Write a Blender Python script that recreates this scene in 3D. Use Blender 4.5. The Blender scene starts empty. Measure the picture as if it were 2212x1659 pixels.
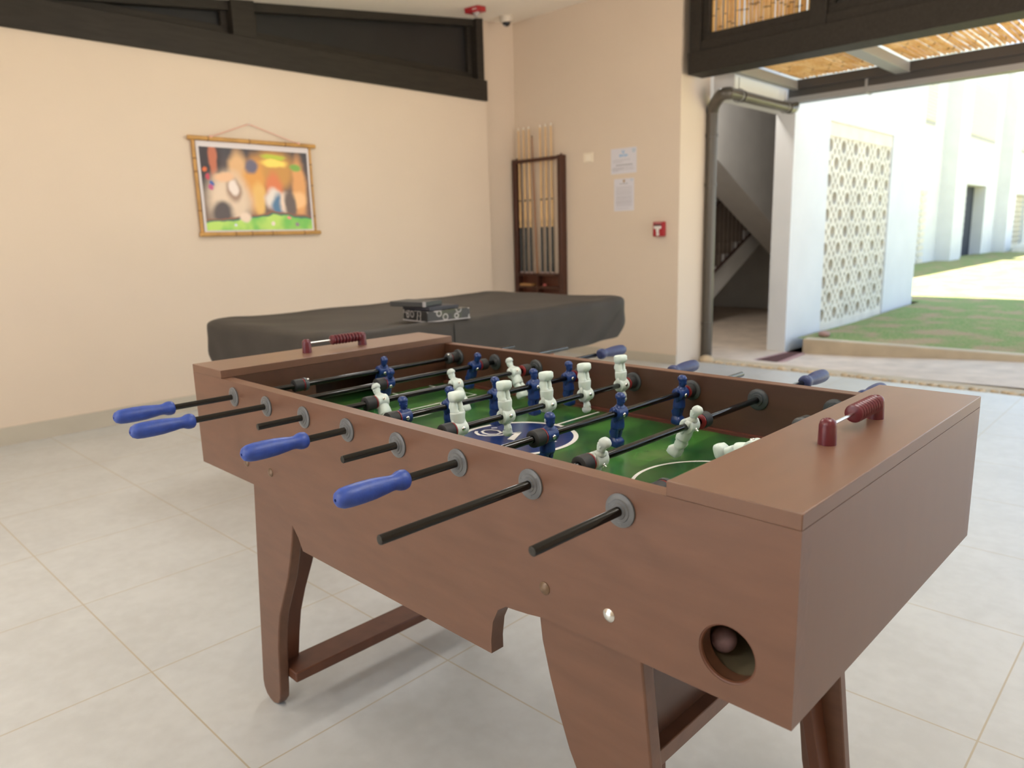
import bpy, bmesh, math, random
from mathutils import Vector, Matrix
random.seed(7)
sc = bpy.context.scene
COL = sc.collection
pi = math.pi

# ------------------------------------------------------------------ camera
FPX, YAW, PITCH, ROLL = 1582.4639, 2.33655275, -0.199187202, -0.0282545727
CAM = Vector((1.89497707, -0.779012972, 1.19650140))
cf_ = Vector((math.cos(YAW)*math.cos(PITCH), math.sin(YAW)*math.cos(PITCH), math.sin(PITCH)))
cr_ = Vector((math.sin(YAW), -math.cos(YAW), 0))
cu_ = cr_.cross(cf_)
cr2 = cr_*math.cos(ROLL) + cu_*math.sin(ROLL)
cu2 = cr2.cross(cf_)
cd = bpy.data.cameras.new('camera')
cd.sensor_fit = 'HORIZONTAL'; cd.sensor_width = 36; cd.lens = FPX/2212*36
cd.clip_start = .02; cd.clip_end = 400
cd.dof.use_dof = True; cd.dof.focus_distance = 1.25; cd.dof.aperture_fstop = 4.4
cam = bpy.data.objects.new('camera', cd); COL.objects.link(cam)
m3 = Matrix((cr2, cu2, -cf_)).transposed()
cam.matrix_world = Matrix.Translation(CAM) @ m3.to_4x4()
sc.camera = cam

# ------------------------------------------------------------------ light
w = bpy.data.worlds.new('sky'); sc.world = w; w.use_nodes = True
wn = w.node_tree; wn.nodes.clear()
wo = wn.nodes.new('ShaderNodeOutputWorld'); wb = wn.nodes.new('ShaderNodeBackground')
wt = wn.nodes.new('ShaderNodeTexCoord'); ws = wn.nodes.new('ShaderNodeSeparateXYZ'); wr = wn.nodes.new('ShaderNodeValToRGB')
wr.color_ramp.elements[0].position = 0.0; wr.color_ramp.elements[0].color = (0.86, 0.93, 1.0, 1)
wr.color_ramp.elements[1].position = 0.7; wr.color_ramp.elements[1].color = (0.46, 0.69, 1.0, 1)
wn.links.new(wt.outputs['Generated'], ws.inputs[0]); wn.links.new(ws.outputs['Z'], wr.inputs[0])
wn.links.new(wr.outputs[0], wb.inputs[0]); wn.links.new(wb.outputs[0], wo.inputs[0])
wb.inputs[1].default_value = 1.5
sl = bpy.data.lights.new('sun', 'SUN'); sl.energy = 16.0; sl.angle = math.radians(0.6); sl.color = (1, .96, .9)
sun = bpy.data.objects.new('sun', sl); COL.objects.link(sun)
EL = math.radians(76)
sd = Vector((.94*math.cos(EL), .34*math.cos(EL), -math.sin(EL)))
sun.rotation_euler = sd.to_track_quat('-Z', 'Y').to_euler()
sun.location = (-6, -3, 12)
def lamp(name, loc, size, power, color, aim=(0, 0, -1)):
    l = bpy.data.lights.new(name, 'AREA'); l.shape = 'DISK'; l.size = size; l.energy = power; l.color = color
    o = bpy.data.objects.new(name, l); COL.objects.link(o); o.location = loc
    o.rotation_euler = Vector(aim).to_track_quat('-Z', 'Y').to_euler()
    return o
NEUTRAL = (1, .99, .98)
for lx, ly in ((-1.3, 2.3), (-1.3, -.9), (1.5, 1.4), (1.5, -2.0)):
    lamp('ceiling_fill', (lx, ly, 2.66 + .125*ly - .06), .9, 8.5, NEUTRAL)  # unseen fill lights under the ceiling, added to raise the room's brightness
def point_fill(name, loc, power, color):
    l = bpy.data.lights.new(name, 'POINT'); l.shadow_soft_size = .14; l.energy = power; l.color = color
    o = bpy.data.objects.new(name, l); COL.objects.link(o); o.location = loc
for lx, ly, pw in ((-1.2, 1.5, 17), (1.9, .6, 20), (.2, -2.2, 22)):
    point_fill('room_fill', (lx, ly, 2.66 + .125*ly - .42), pw, NEUTRAL)  # invented point fills out of view, added to brighten ceiling and walls
lamp('stairwell_fill', (-2.15, 6.3, 3.3), .4, 22, (1, .95, .88), (-.2, .5, -1))  # added fill light that brightens the flight behind the doorway
vs = sc.view_settings
vs.view_transform = 'Standard'; vs.look = 'None'; vs.gamma = 1; vs.use_curve_mapping = False
vs.exposure = 0.5
sc.cycles.max_bounces = 10

# ------------------------------------------------------------------ material helpers
def lin(r, g, b):
    f = lambda c: (c/255/12.92) if c/255 <= .04045 else ((c/255+.055)/1.055)**2.4
    return (f(r), f(g), f(b))
MATS = {}
def mat(name, col, rough=.5, metal=0, noise=0, scale=8, bump=0, bscale=60, spec=.5, stretch=None, sss=0, trans=0, coat=0, col2=None):
    if name in MATS: return MATS[name]
    m = bpy.data.materials.new(name); m.use_nodes = True
    nt = m.node_tree; b = nt.nodes['Principled BSDF']
    b.inputs['Base Color'].default_value = (*col, 1)
    b.inputs['Roughness'].default_value = rough; b.inputs['Metallic'].default_value = metal
    b.inputs['Specular IOR Level'].default_value = spec
    if sss:
        b.inputs['Subsurface Weight'].default_value = sss
        b.inputs['Subsurface Radius'].default_value = (.01, .01, .01); b.inputs['Subsurface Scale'].default_value = 1
    if trans: b.inputs['Transmission Weight'].default_value = trans
    if coat: b.inputs['Coat Weight'].default_value = coat; b.inputs['Coat Roughness'].default_value = .34
    tc = nt.nodes.new('ShaderNodeTexCoord')
    mp = nt.nodes.new('ShaderNodeMapping'); nt.links.new(tc.outputs['Object'], mp.inputs[0])
    if stretch: mp.inputs['Scale'].default_value = stretch
    if noise or col2:
        n = nt.nodes.new('ShaderNodeTexNoise'); n.inputs['Scale'].default_value = scale; n.inputs['Detail'].default_value = 5
        nt.links.new(mp.outputs[0], n.inputs['Vector'])
        r = nt.nodes.new('ShaderNodeValToRGB'); r.color_ramp.elements[0].position = .3; r.color_ramp.elements[1].position = .7
        if col2: c0, c1 = col, col2
        else: c0 = tuple(c*(1-noise) for c in col); c1 = tuple(min(1, c*(1+noise)) for c in col)
        r.color_ramp.elements[0].color = (*c0, 1); r.color_ramp.elements[1].color = (*c1, 1)
        nt.links.new(n.outputs[0], r.inputs[0]); nt.links.new(r.outputs[0], b.inputs['Base Color'])
    if bump:
        n2 = nt.nodes.new('ShaderNodeTexNoise'); n2.inputs['Scale'].default_value = bscale; n2.inputs['Detail'].default_value = 4
        nt.links.new(mp.outputs[0], n2.inputs['Vector'])
        bp = nt.nodes.new('ShaderNodeBump'); bp.inputs['Strength'].default_value = bump; bp.inputs['Distance'].default_value = .01
        nt.links.new(n2.outputs[0], bp.inputs['Height']); nt.links.new(bp.outputs[0], b.inputs['Normal'])
    MATS[name] = m
    return m
def nmath(nt, op, a, b=None):
    n = nt.nodes.new('ShaderNodeMath'); n.operation = op
    for i, v in enumerate((a, b)):
        if v is None: continue
        if isinstance(v, (int, float)): n.inputs[i].default_value = v
        else: nt.links.new(v, n.inputs[i])
    return n.outputs[0]
def nmix(nt, fac, a, b):
    n = nt.nodes.new('ShaderNodeMix'); n.data_type = 'RGBA'
    for i, v in ((0, fac), (6, a), (7, b)):
        if isinstance(v, tuple): n.inputs[i].default_value = (*v, 1)
        elif isinstance(v, (int, float)): n.inputs[i].default_value = v
        else: nt.links.new(v, n.inputs[i])
    return n.outputs[2]
def xyz(nt):
    tc = nt.nodes.new('ShaderNodeTexCoord'); s = nt.nodes.new('ShaderNodeSeparateXYZ')
    nt.links.new(tc.outputs['Object'], s.inputs[0]); return s.outputs, tc.outputs['Object']
def noise(nt, vec, scale, detail=4):
    n = nt.nodes.new('ShaderNodeTexNoise'); n.inputs['Scale'].default_value = scale; n.inputs['Detail'].default_value = detail
    nt.links.new(vec, n.inputs['Vector']); return n.outputs[0]
def ramp(nt, v, a, b):
    n = nt.nodes.new('ShaderNodeMapRange'); n.inputs[1].default_value = a; n.inputs[2].default_value = b
    n.interpolation_type = 'SMOOTHSTEP'
    nt.links.new(v, n.inputs[0]); return n.outputs[0]

M_WALL = mat('painted_plaster_beige', (.68, .565, .445), .75, noise=.012, scale=2)
M_CEIL = mat('painted_ceiling', (.90, .83, .72), .85)
M_WHITE = mat('white_render', (.70, .70, .69), .85, noise=.04, scale=2, bump=.08, bscale=50)
M_TIMBER = mat('dark_stained_timber', (.023, .018, .013), .6, noise=.25, scale=6, stretch=(8, 1, 8), bump=.1, bscale=30, spec=.3)
M_PANEL = mat('dark_panel', (.018, .017, .017), .35, noise=.1, scale=4, spec=.35)
M_SKIRT = mat('baseboard_tile', (.50, .45, .36), .35, noise=.05, scale=5)
M_CONC = mat('concrete_path', (.64, .53, .43), .85, noise=.12, scale=5, bump=.2, bscale=40)
M_CURB = mat('curb_stone', (.52, .42, .29), .85, noise=.1, scale=6)
M_GREY = mat('stairwell_plaster', (.60, .58, .55), .9, noise=.05, scale=3)
M_STEP = mat('stair_tread', (.30, .25, .20), .8, noise=.1, scale=5)
M_RAILM = mat('maroon_painted_steel', (.075, .035, .03), .5)
M_STEEL = mat('grey_steel', (.33, .33, .32), .45, metal=.3)
M_GUTTER = mat('dark_gutter', (.055, .05, .045), .4)
M_PIPE = mat('brown_plastic_pipe', (.085, .072, .055), .32)
M_BAMBOO = mat('bamboo_cane', (.72, .44, .15), .4, noise=.3, scale=5, stretch=(3, 3, .6))
M_BLOCK = mat('breeze_block_concrete', (.76, .70, .58), .9, noise=.1, scale=3, bump=.1)
M_MAT = mat('maroon_coir_mat', (.10, .035, .03), .95, bump=.4, bscale=200)
M_STONE = mat('pebble_stone', (.55, .42, .27), .8, noise=.25, scale=8)
M_WOOD = mat('brown_laminate', (.146, .069, .040), .38, noise=.10, scale=7, stretch=(1, 5, 5), bump=.03, bscale=25, spec=.5)
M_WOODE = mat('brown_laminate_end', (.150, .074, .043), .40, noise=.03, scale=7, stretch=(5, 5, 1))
M_WOODT = mat('brown_laminate_top', (.172, .087, .052), .34, noise=.06, scale=7, stretch=(5, 1, 5), spec=.6, coat=.3)  # lighter than the sides: gloss reflection partly put into the colour
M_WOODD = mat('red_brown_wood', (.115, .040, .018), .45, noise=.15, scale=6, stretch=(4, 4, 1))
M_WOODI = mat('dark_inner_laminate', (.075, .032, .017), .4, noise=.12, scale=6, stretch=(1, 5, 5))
M_TRAY = mat('bare_plywood', (.22, .18, .11), .7, noise=.2, scale=8)
M_ROD = mat('black_coated_steel', (.004, .0036, .0032), .13, spec=.4)
M_RODEND = mat('worn_steel_end', (.10, .095, .085), .4, metal=.5, noise=.4, scale=90)
M_BEAR = mat('grey_nylon_bearing', (.12, .125, .13), .3, noise=.15, scale=40)
M_BEARD = mat('dark_grey_bearing', (.05, .055, .058), .4, noise=.15, scale=40)
M_HANDLE = mat('blue_plastic_grip', (.023, .062, .31), .42, noise=.2, scale=60, bump=.08, bscale=120)
M_HANDLE2 = mat('navy_plastic_grip', (.030, .044, .13), .45, noise=.2, scale=60)
M_BLUEP = mat('blue_plastic_figure', (.009, .034, .155), .32, noise=.25, scale=70, sss=.15)
M_WHITEP = mat('white_plastic_figure', (.62, .72, .66), .4, noise=.03, scale=40, sss=.5)
M_CHROME = mat('zinc_screw', (.75, .75, .72), .2, metal=1)
M_RUBBER = mat('black_rubber', (.014, .014, .014), .6, noise=.2, scale=40)
M_RED = mat('red_washer', (.22, .012, .014), .3)
M_MAROON = mat('maroon_plastic', (.115, .014, .022), .3)
M_COVER = mat('black_vinyl_cover', (.050, .044, .038), .6, noise=.1, scale=5, bump=.05, bscale=150, spec=.2)
M_BLACK = mat('black_plastic', (.012, .012, .013), .35)
M_NAVY = mat('navy_card', (.014, .014, .024), .5)
M_SILVER = mat('silver_print', (.35, .33, .33), .5)
M_CUEW = mat('maple_cue', (.70, .45, .19), .35, noise=.06, scale=6)
M_CUEB = mat('brown_cue', (.26, .11, .04), .35)
M_CUEK = mat('black_cue_butt', (.012, .014, .012), .25)
M_BUMP = mat('pink_bumper', (.6, .45, .42), .6)
M_RACK = mat('mahogany_rack', (.060, .018, .009), .35, noise=.2, scale=6, stretch=(6, 6, 1))
M_PAPER = mat('white_paper', (.66, .64, .68), .8)
M_INK = mat('grey_ink', (.42, .40, .43), .8)
M_INKD = mat('dark_ink', (.22, .22, .24), .8)
M_INKB = mat('blue_ink', (.20, .42, .66), .8)
M_INKY = mat('brown_yellow_ink', (.35, .20, .04), .8)
M_SWITCH = mat('ivory_switch', (.80, .70, .55), .5)
M_ALARM = mat('alarm_red', (.36, .010, .018), .35)
M_ALARMW = mat('alarm_white', (.75, .70, .65), .5)
M_CAMW = mat('camera_white', (.62, .55, .45), .5)
M_DOME = mat('tinted_dome', (.02, .02, .022), .06)
M_LENS = mat('clear_lens', (.75, .72, .68), .1, trans=.6)
M_BALL = mat('pinkish_cork_ball', (.30, .19, .20), .6, noise=.15, scale=120)
M_CORD = mat('pink_cord', (.78, .45, .36), .7)
M_BAMF = mat('bamboo_frame', (.50, .27, .075), .45, noise=.2, scale=10)
M_BAMN = mat('bamboo_node', (.22, .10, .03), .6)
M_LINE = mat('white_field_print', (.72, .70, .66), .35)
M_LOGO = mat('blue_field_print', (.012, .03, .13), .22, noise=.2, scale=20)
M_BORDER = mat('red_border_strip', (.12, .032, .018), .45)
M_LOUV = mat('white_louvre', (.80, .80, .80), .7)
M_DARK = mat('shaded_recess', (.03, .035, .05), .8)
M_POOLW = mat('pinkish_wood', (.45, .22, .13), .5, noise=.1, scale=6)
M_SAND = mat('pale_sand', (.70, .66, .58), .95, noise=.1, scale=4)

def floor_material():
    m = bpy.data.materials.new('porcelain_floor_tile'); m.use_nodes = True; nt = m.node_tree; b = nt.nodes['Principled BSDF']
    o, vec = xyz(nt)
    def line(v, off):
        f = nmath(nt, 'FRACT', nmath(nt, 'DIVIDE', nmath(nt, 'SUBTRACT', v, off), .6))
        d = nmath(nt, 'MINIMUM', f, nmath(nt, 'SUBTRACT', 1.0, f))
        return nmath(nt, 'LESS_THAN', d, .0022/.6)
    g = nmath(nt, 'MAXIMUM', line(o['X'], -.185), line(o['Y'], -.140))
    n1 = noise(nt, vec, 3.5, 6); n2 = noise(nt, vec, 22, 4)
    mixn = nmath(nt, 'ADD', nmath(nt, 'MULTIPLY', n1, .6), nmath(nt, 'MULTIPLY', n2, .4))
    c = nmix(nt, ramp(nt, mixn, .35, .65), (.50, .505, .49), (.56, .568, .555))
    c = nmix(nt, g, c, (.44, .38, .28))
    nt.links.new(c, b.inputs['Base Color']); b.inputs['Roughness'].default_value = .34
    b.inputs['Specular IOR Level'].default_value = .45
    bp = nt.nodes.new('ShaderNodeBump'); bp.inputs['Strength'].default_value = .06; bp.inputs['Distance'].default_value = .004
    nt.links.new(n2, bp.inputs['Height']); nt.links.new(bp.outputs[0], b.inputs['Normal'])
    return m
M_FLOOR = floor_material()
def grass_material():
    m = bpy.data.materials.new('patchy_grass'); m.use_nodes = True; nt = m.node_tree; b = nt.nodes['Principled BSDF']
    o, vec = xyz(nt)
    c = nmix(nt, ramp(nt, noise(nt, vec, 2.4, 8), .36, .55), (.42, .28, .17), (.20, .285, .09))
    c = nmix(nt, nmath(nt, 'MULTIPLY', ramp(nt, noise(nt, vec, 34, 5), .40, .65), .7), c, (.40, .34, .17))
    nt.links.new(c, b.inputs['Base Color']); b.inputs['Roughness'].default_value = .95
    b.inputs['Specular IOR Level'].default_value = .1
    bp = nt.nodes.new('ShaderNodeBump'); bp.inputs['Strength'].default_value = .6; bp.inputs['Distance'].default_value = .05
    nt.links.new(noise(nt, vec, 40, 4), bp.inputs['Height']); nt.links.new(bp.outputs[0], b.inputs['Normal'])
    return m
M_GRASS = grass_material()
def field_material():
    m = bpy.data.materials.new('printed_turf'); m.use_nodes = True; nt = m.node_tree; b = nt.nodes['Principled BSDF']
    o, vec = xyz(nt)
    f = nmath(nt, 'FRACT', nmath(nt, 'DIVIDE', nmath(nt, 'SUBTRACT', o['X'], .02), .176))
    s = ramp(nt, nmath(nt, 'ABSOLUTE', nmath(nt, 'SUBTRACT', f, .5)), .22, .28)
    c = nmix(nt, s, (.020, .095, .018), (.045, .165, .028))
    c = nmix(nt, ramp(nt, noise(nt, vec, 14, 6), .35, .75), c, (.008, .055, .018))
    c = nmix(nt, nmath(nt, 'MULTIPLY', ramp(nt, noise(nt, vec, 5, 3), .56, .72), .6), c, (.13, .20, .07))
    nt.links.new(c, b.inputs['Base Color']); b.inputs['Roughness'].default_value = .22
    return m
M_FIELD = field_material()
def bamboo_translucent():
    m = bpy.data.materials.new('translucent_bamboo'); m.use_nodes = True; nt = m.node_tree  # golden cane colour mixed with a translucent shader
    b = nt.nodes['Principled BSDF']; out = nt.nodes['Material Output']
    o, vec = xyz(nt)
    c = nmix(nt, ramp(nt, noise(nt, vec, 7, 4), .35, .65), (.82, .54, .22), (.92, .70, .38))
    nt.links.new(c, b.inputs['Base Color']); b.inputs['Roughness'].default_value = .35
    t = nt.nodes.new('ShaderNodeBsdfTranslucent'); nt.links.new(c, t.inputs[0])
    mx = nt.nodes.new('ShaderNodeMixShader'); mx.inputs[0].default_value = .5
    nt.links.new(b.outputs[0], mx.inputs[1]); nt.links.new(t.outputs[0], mx.inputs[2]); nt.links.new(mx.outputs[0], out.inputs[0])
    return m
M_BAMT = bamboo_translucent()

# ------------------------------------------------------------------ mesh builder
class MB:
    def __init__(s): s.v = []; s.f = []; s.m = []; s.mi = 0
    def add(s, vs, fs):
        o = len(s.v); s.v += [tuple(v) for v in vs]
        for f in fs: s.f.append([i+o for i in f]); s.m.append(s.mi)
        return s
    def box(s, x0, x1, y0, y1, z0, z1):
        v = [(x, y, z) for z in (z0, z1) for y in (y0, y1) for x in (x0, x1)]
        return s.add(v, [(0, 2, 3, 1), (4, 5, 7, 6), (0, 1, 5, 4), (2, 6, 7, 3), (0, 4, 6, 2), (1, 3, 7, 5)])
    def lathe(s, p, d, prof, n=20, caps=True):
        p = Vector(p); d = Vector(d).normalized()
        a = d.orthogonal().normalized(); b = d.cross(a); vs = []; fs = []
        for t, r in prof:
            for k in range(n):
                q = 2*pi*k/n; vs.append(p + d*t + (a*math.cos(q) + b*math.sin(q))*r)
        for i in range(len(prof)-1):
            for k in range(n):
                k2 = (k+1) % n; fs.append((i*n+k, i*n+k2, (i+1)*n+k2, (i+1)*n+k))
        if caps:
            fs.append(tuple(range(n-1, -1, -1))); e = (len(prof)-1)*n; fs.append(tuple(range(e, e+n)))
        return s.add(vs, fs)
    def cyl(s, p0, p1, r0, r1=None, n=16, caps=True):
        p0 = Vector(p0); p1 = Vector(p1); r1 = r0 if r1 is None else r1
        return s.lathe(p0, p1-p0, [(0, r0), ((p1-p0).length, r1)], n, caps)
    def tube(s, pts, r, n=10):
        pts = [Vector(p) for p in pts]; vs = []; fs = []; a = None
        for i, p in enumerate(pts):
            d = (pts[min(i+1, len(pts)-1)] - pts[max(i-1, 0)]).normalized()
            a = d.orthogonal().normalized() if a is None else (a - d*a.dot(d)).normalized()
            b = d.cross(a)
            for k in range(n):
                q = 2*pi*k/n; vs.append(p + (a*math.cos(q)+b*math.sin(q))*r)
        for i in range(len(pts)-1):
            for k in range(n):
                k2 = (k+1) % n; fs.append((i*n+k, i*n+k2, (i+1)*n+k2, (i+1)*n+k))
        fs.append(tuple(range(n-1, -1, -1))); e = (len(pts)-1)*n; fs.append(tuple(range(e, e+n)))
        return s.add(vs, fs)
    def prism(s, poly, ax, a0, a1):
        def P(u, v, w):
            return (w, u, v) if ax == 'x' else (u, w, v) if ax == 'y' else (u, v, w)
        n = len(poly); vs = [P(u, v, a0) for u, v in poly] + [P(u, v, a1) for u, v in poly]
        fs = [tuple(range(n)), tuple(range(2*n-1, n-1, -1))] + [(i, (i+1) % n, n+(i+1) % n, n+i) for i in range(n)]
        return s.add(vs, fs)
    def ball(s, c, r, n=14, m=10):
        if not hasattr(r, '__len__'): r = (r, r, r)
        vs = []; fs = []
        for i in range(m+1):
            t = pi*i/m
            for k in range(n):
                q = 2*pi*k/n
                vs.append((c[0]+r[0]*math.sin(t)*math.cos(q), c[1]+r[1]*math.sin(t)*math.sin(q), c[2]+r[2]*math.cos(t)))
        for i in range(m):
            for k in range(n):
                k2 = (k+1) % n; fs.append((i*n+k, (i+1)*n+k, (i+1)*n+k2, i*n+k2))
        return s.add(vs, fs)
    def loft(s, secs, n=14, sq=2.0):
        vs = []; fs = []
        for (z, cx, cy, rx, ry) in secs:
            for k in range(n):
                q = 2*pi*k/n; c, d = math.cos(q), math.sin(q)
                e = 2/sq
                vs.append((cx + rx*math.copysign(abs(c)**e, c), cy + ry*math.copysign(abs(d)**e, d), z))
        for i in range(len(secs)-1):
            for k in range(n):
                k2 = (k+1) % n; fs.append((i*n+k, i*n+k2, (i+1)*n+k2, (i+1)*n+k))
        fs.append(tuple(range(n-1, -1, -1))); e = (len(secs)-1)*n; fs.append(tuple(range(e, e+n)))
        return s.add(vs, fs)
    def ring(s, c, ax, R, r, n=28, m=8):
        vs = []; fs = []
        for k in range(n):
            q = 2*pi*k/n
            for j in range(m):
                t = 2*pi*j/m; rr = R + r*math.cos(t); h = r*math.sin(t)
                u, v = rr*math.cos(q), rr*math.sin(q)
                vs.append((c[0]+h, c[1]+u, c[2]+v) if ax == 'x' else (c[0]+u, c[1]+h, c[2]+v) if ax == 'y' else (c[0]+u, c[1]+v, c[2]+h))
        for k in range(n):
            for j in range(m):
                k2, j2 = (k+1) % n, (j+1) % m; fs.append((k*m+j, k2*m+j, k2*m+j2, k*m+j2))
        return s.add(vs, fs)
    def scaled(s, k):
        s.v = [(a*k, b*k, c*k) for a, b, c in s.v]; return s
    def build(s, name, mats, parent=None, smooth=35, bev=0, loc=None):
        me = bpy.data.meshes.new(name); me.from_pydata(s.v, [], s.f)
        if not isinstance(mats, (list, tuple)): mats = [mats]
        for m in mats: me.materials.append(m)
        for p, i in zip(me.polygons, s.m): p.material_index = i
        bm = bmesh.new(); bm.from_mesh(me); bmesh.ops.recalc_face_normals(bm, faces=bm.faces); bm.to_mesh(me); bm.free()
        if smooth:
            for p in me.polygons: p.use_smooth = True
            me.set_sharp_from_angle(angle=math.radians(smooth))
        o = bpy.data.objects.new(name, me); COL.objects.link(o)
        if parent: o.parent = parent
        if loc: o.location = loc
        if bev:
            b = o.modifiers.new('bevel', 'BEVEL'); b.width = bev; b.segments = 2; b.limit_method = 'ANGLE'; b.angle_limit = math.radians(50)
        return o
def thing(name, label, cat, loc=(0, 0, 0), rz=0, group=None):
    o = bpy.data.objects.new(name, None); COL.objects.link(o); o.location = loc; o.rotation_euler = (0, 0, rz)
    o.empty_display_size = .1
    return tag(o, label, cat, group)
def tag(o, label, cat, group=None):
    o['label'] = label; o['category'] = cat
    if group: o['group'] = group
    return o
def struct(o): o['kind'] = 'structure'; return o
def dup(o, parent=None):
    c = o.copy(); COL.objects.link(c); c.parent = parent
    for ch in [x for x in o.children]: dup(ch, c)
    return c

# ------------------------------------------------------------------ room shell
XL, YB = -3.472, 5.04
ceilz = lambda y: 2.67 + .125*y
struct(MB().box(-3.75, 3.4, -3.6, 5.28, -.25, 0).build('floor', M_FLOOR))
struct(MB().prism([(-3.6, ceilz(-3.6)), (5.34, ceilz(5.34)), (5.34, ceilz(5.34)+.25), (-3.6, ceilz(-3.6)+.25)], 'x', -3.75, 3.4).build('ceiling', M_CEIL))
b = MB().box(-3.75, XL, -3.6, 4.555, 0, 2.49)
b.box(-3.75, -3.55, 4.555, 5.28, 0, 3.4)
struct(b.build('wall_left', M_WALL))
b = MB().prism([(-3.75, 0), (-1.6, 0), (-1.6, ceilz(5.2)+.05), (-3.75, ceilz(5.2)+.05)], 'y', YB, 5.30)
b.box(-1.86, -1.6, 5.30, 5.54, -.12, 2.9)
struct(b.build('wall_back', M_WALL))
struct(MB().box(-3.75, -2.2, -3.75, -3.6, 0, 2.6).box(1.2, 3.4, -3.75, -3.6, 0, 2.6).build('wall_front', M_WALL))  # unseen; gap between the two pieces sized to set the incoming daylight
struct(MB().box(XL, XL+.012, -3.6, 4.555, 0, .112).build('baseboard_left', M_SKIRT))
struct(MB().box(-3.55, -1.6, YB-.012, YB, 0, .085).build('baseboard_back', M_SKIRT))
# timber sill beam and clerestory over the left wall
struct(MB().box(-3.60, XL+.028, -3.6, 4.55, 2.49, 2.68).build('trim_1', M_TIMBER, bev=.004))
win = struct(MB().box(-3.64, -3.56, -3.6, 4.56, 2.68, 2.74).build('window_1', M_TIMBER, bev=.003))
for y0, y1 in ((1.99, 2.17), (4.44, 4.53), (-1.2, -1.02)):
    MB().prism([(y0, 2.68), (y1, 2.68), (y1, ceilz(y1)), (y0, ceilz(y0))], 'x', -3.60, XL+.012).build('window_post', M_TIMBER, win, bev=.003)
MB().prism([(-3.6, ceilz(-3.6)-.07), (4.53, ceilz(4.53)-.06), (4.53, ceilz(4.53)), (-3.6, ceilz(-3.6))], 'x', -3.60, -3.50).build('window_head', M_TIMBER, win)
for y0, y1 in ((-1.02, 1.99), (2.17, 4.44)):
    MB().prism([(y0, 2.72), (y1, 2.72), (y1, ceilz(y1)-.02), (y0, ceilz(y0)-.02)], 'x', -3.60, -3.575).build('window_panel', M_PANEL, win)
    b = MB(); zt = lambda y: ceilz(y)-.065
    b.prism([(y0, 2.68), (y1, 2.68), (y1, 2.75), (y0, 2.75)], 'x', -3.575, -3.535)
    b.prism([(y0, 2.75), (y0+.05, 2.75), (y0+.05, zt(y0)), (y0, zt(y0))], 'x', -3.575, -3.535)
    b.prism([(y1-.05, 2.75), (y1, 2.75), (y1, zt(y1)), (y1-.05, zt(y1))], 'x', -3.575, -3.535)
    b.build('window_sash', M_TIMBER, win, bev=.003)
# header beam and clerestory over the wide opening
struct(MB().box(-1.54, 3.4, YB-.0, YB+.24, 2.49, 2.665).build('trim_2', M_TIMBER, bev=.004))
win2 = struct(MB().box(-1.535, 3.4, YB+.02, YB+.2, 2.665, 2.735).build('window_2', M_TIMBER, bev=.003))
for x0, x1 in ((-1.535, -1.43), (-.53, -.405), (.62, .74), (1.7, 1.82)):
    MB().box(x0, x1, YB+.005, YB+.22, 2.665, 3.32).build('window_post', M_TIMBER, win2, bev=.003)
b = MB(); b.box(-1.43, -.53, YB+.04, YB+.12, 2.735, 2.795); b.box(-1.43, -1.375, YB+.04, YB+.12, 2.795, 3.3)
b.build('window_sash', M_TIMBER, win2, bev=.003)
b = MB(); b.box(-.405, .62, YB+.04, YB+.12, 2.735, 2.80); b.box(-.405, -.36, YB+.04, YB+.12, 2.80, 3.3)
b.build('window_sash', M_TIMBER, win2, bev=.003)
MB().box(-.36, .62, YB+.08, YB+.10, 2.80, 3.3).build('window_panel', M_PANEL, win2)
scr = thing('bamboo_screen', 'upright bamboo cane screen filling the clerestory bay above the dark header beam', 'screen', (-1.375, YB+.1, 2.79))
k = 0; xx = .012
while xx < .83:
    r = random.uniform(.011, .018)
    b = MB(); dx = random.uniform(-.006, .006)
    b.cyl((xx, 0, 0), (xx+dx, 0, .5), r, r, 10); 
    b.mi = 1
    for zz in (random.uniform(.03, .2), random.uniform(.25, .45)): b.lathe((xx+dx*zz/.5, 0, zz-.004), (0, 0, 1), [(0, r*1.02), (.004, r*1.18), (.008, r*1.02)], 10)
    b.build('bamboo_cane', [M_BAMT if k % 3 else M_BAMBOO, M_BAMN], scr)
    xx += r*2 + random.choice((.002, .004, .012)); k += 1
# unseen right wall, added to cut side light; open towards the back
struct(MB().box(3.4, 3.55, -3.6, 2.1, 0, 3.4).build('wall_right', M_WALL))

# ------------------------------------------------------------------ outdoors
struct(MB().box(-40, 60, -40, 90, -.6, -.26).build('ground', M_CONC))
g = MB()
XG = -1.40
NX, NY = 24, 40
def gz(x, y): return .03 + .02*(y-6.9)/4 + .008*math.sin(x*3.1+y*1.7) if y < 12 else .055 - min(.06, (y-12)*.01) 
xs_ = [-1.30 + i*30/NX for i in range(NX+1)]
ys_ = [6.985 + 50*(j/NY)**2 for j in range(NY+1)]
vs_ = [(x, y, gz(x, y)) for y in ys_ for x in xs_]
g.add(vs_, [(j*(NX+1)+i, j*(NX+1)+i+1, (j+1)*(NX+1)+i+1, (j+1)*(NX+1)+i) for j in range(NY) for i in range(NX)])
xs2 = [-5.2, -4.2, -3.2, -2.2, -1.30]; ys2 = [y for y in ys_ if y > 11.2]
ny = len(ys2); vs_ = [(x, y, gz(x, y)) for y in ys2 for x in xs2]
g.add(vs_, [(j*5+i, j*5+i+1, (j+1)*5+i+1, (j+1)*5+i) for j in range(ny-1) for i in range(4)])
lawn = g.build('lawn', M_GRASS); lawn['label'] = 'patchy green and dry grass growing beyond the path'; lawn['category'] = 'grass'; lawn['kind'] = 'stuff'
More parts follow.
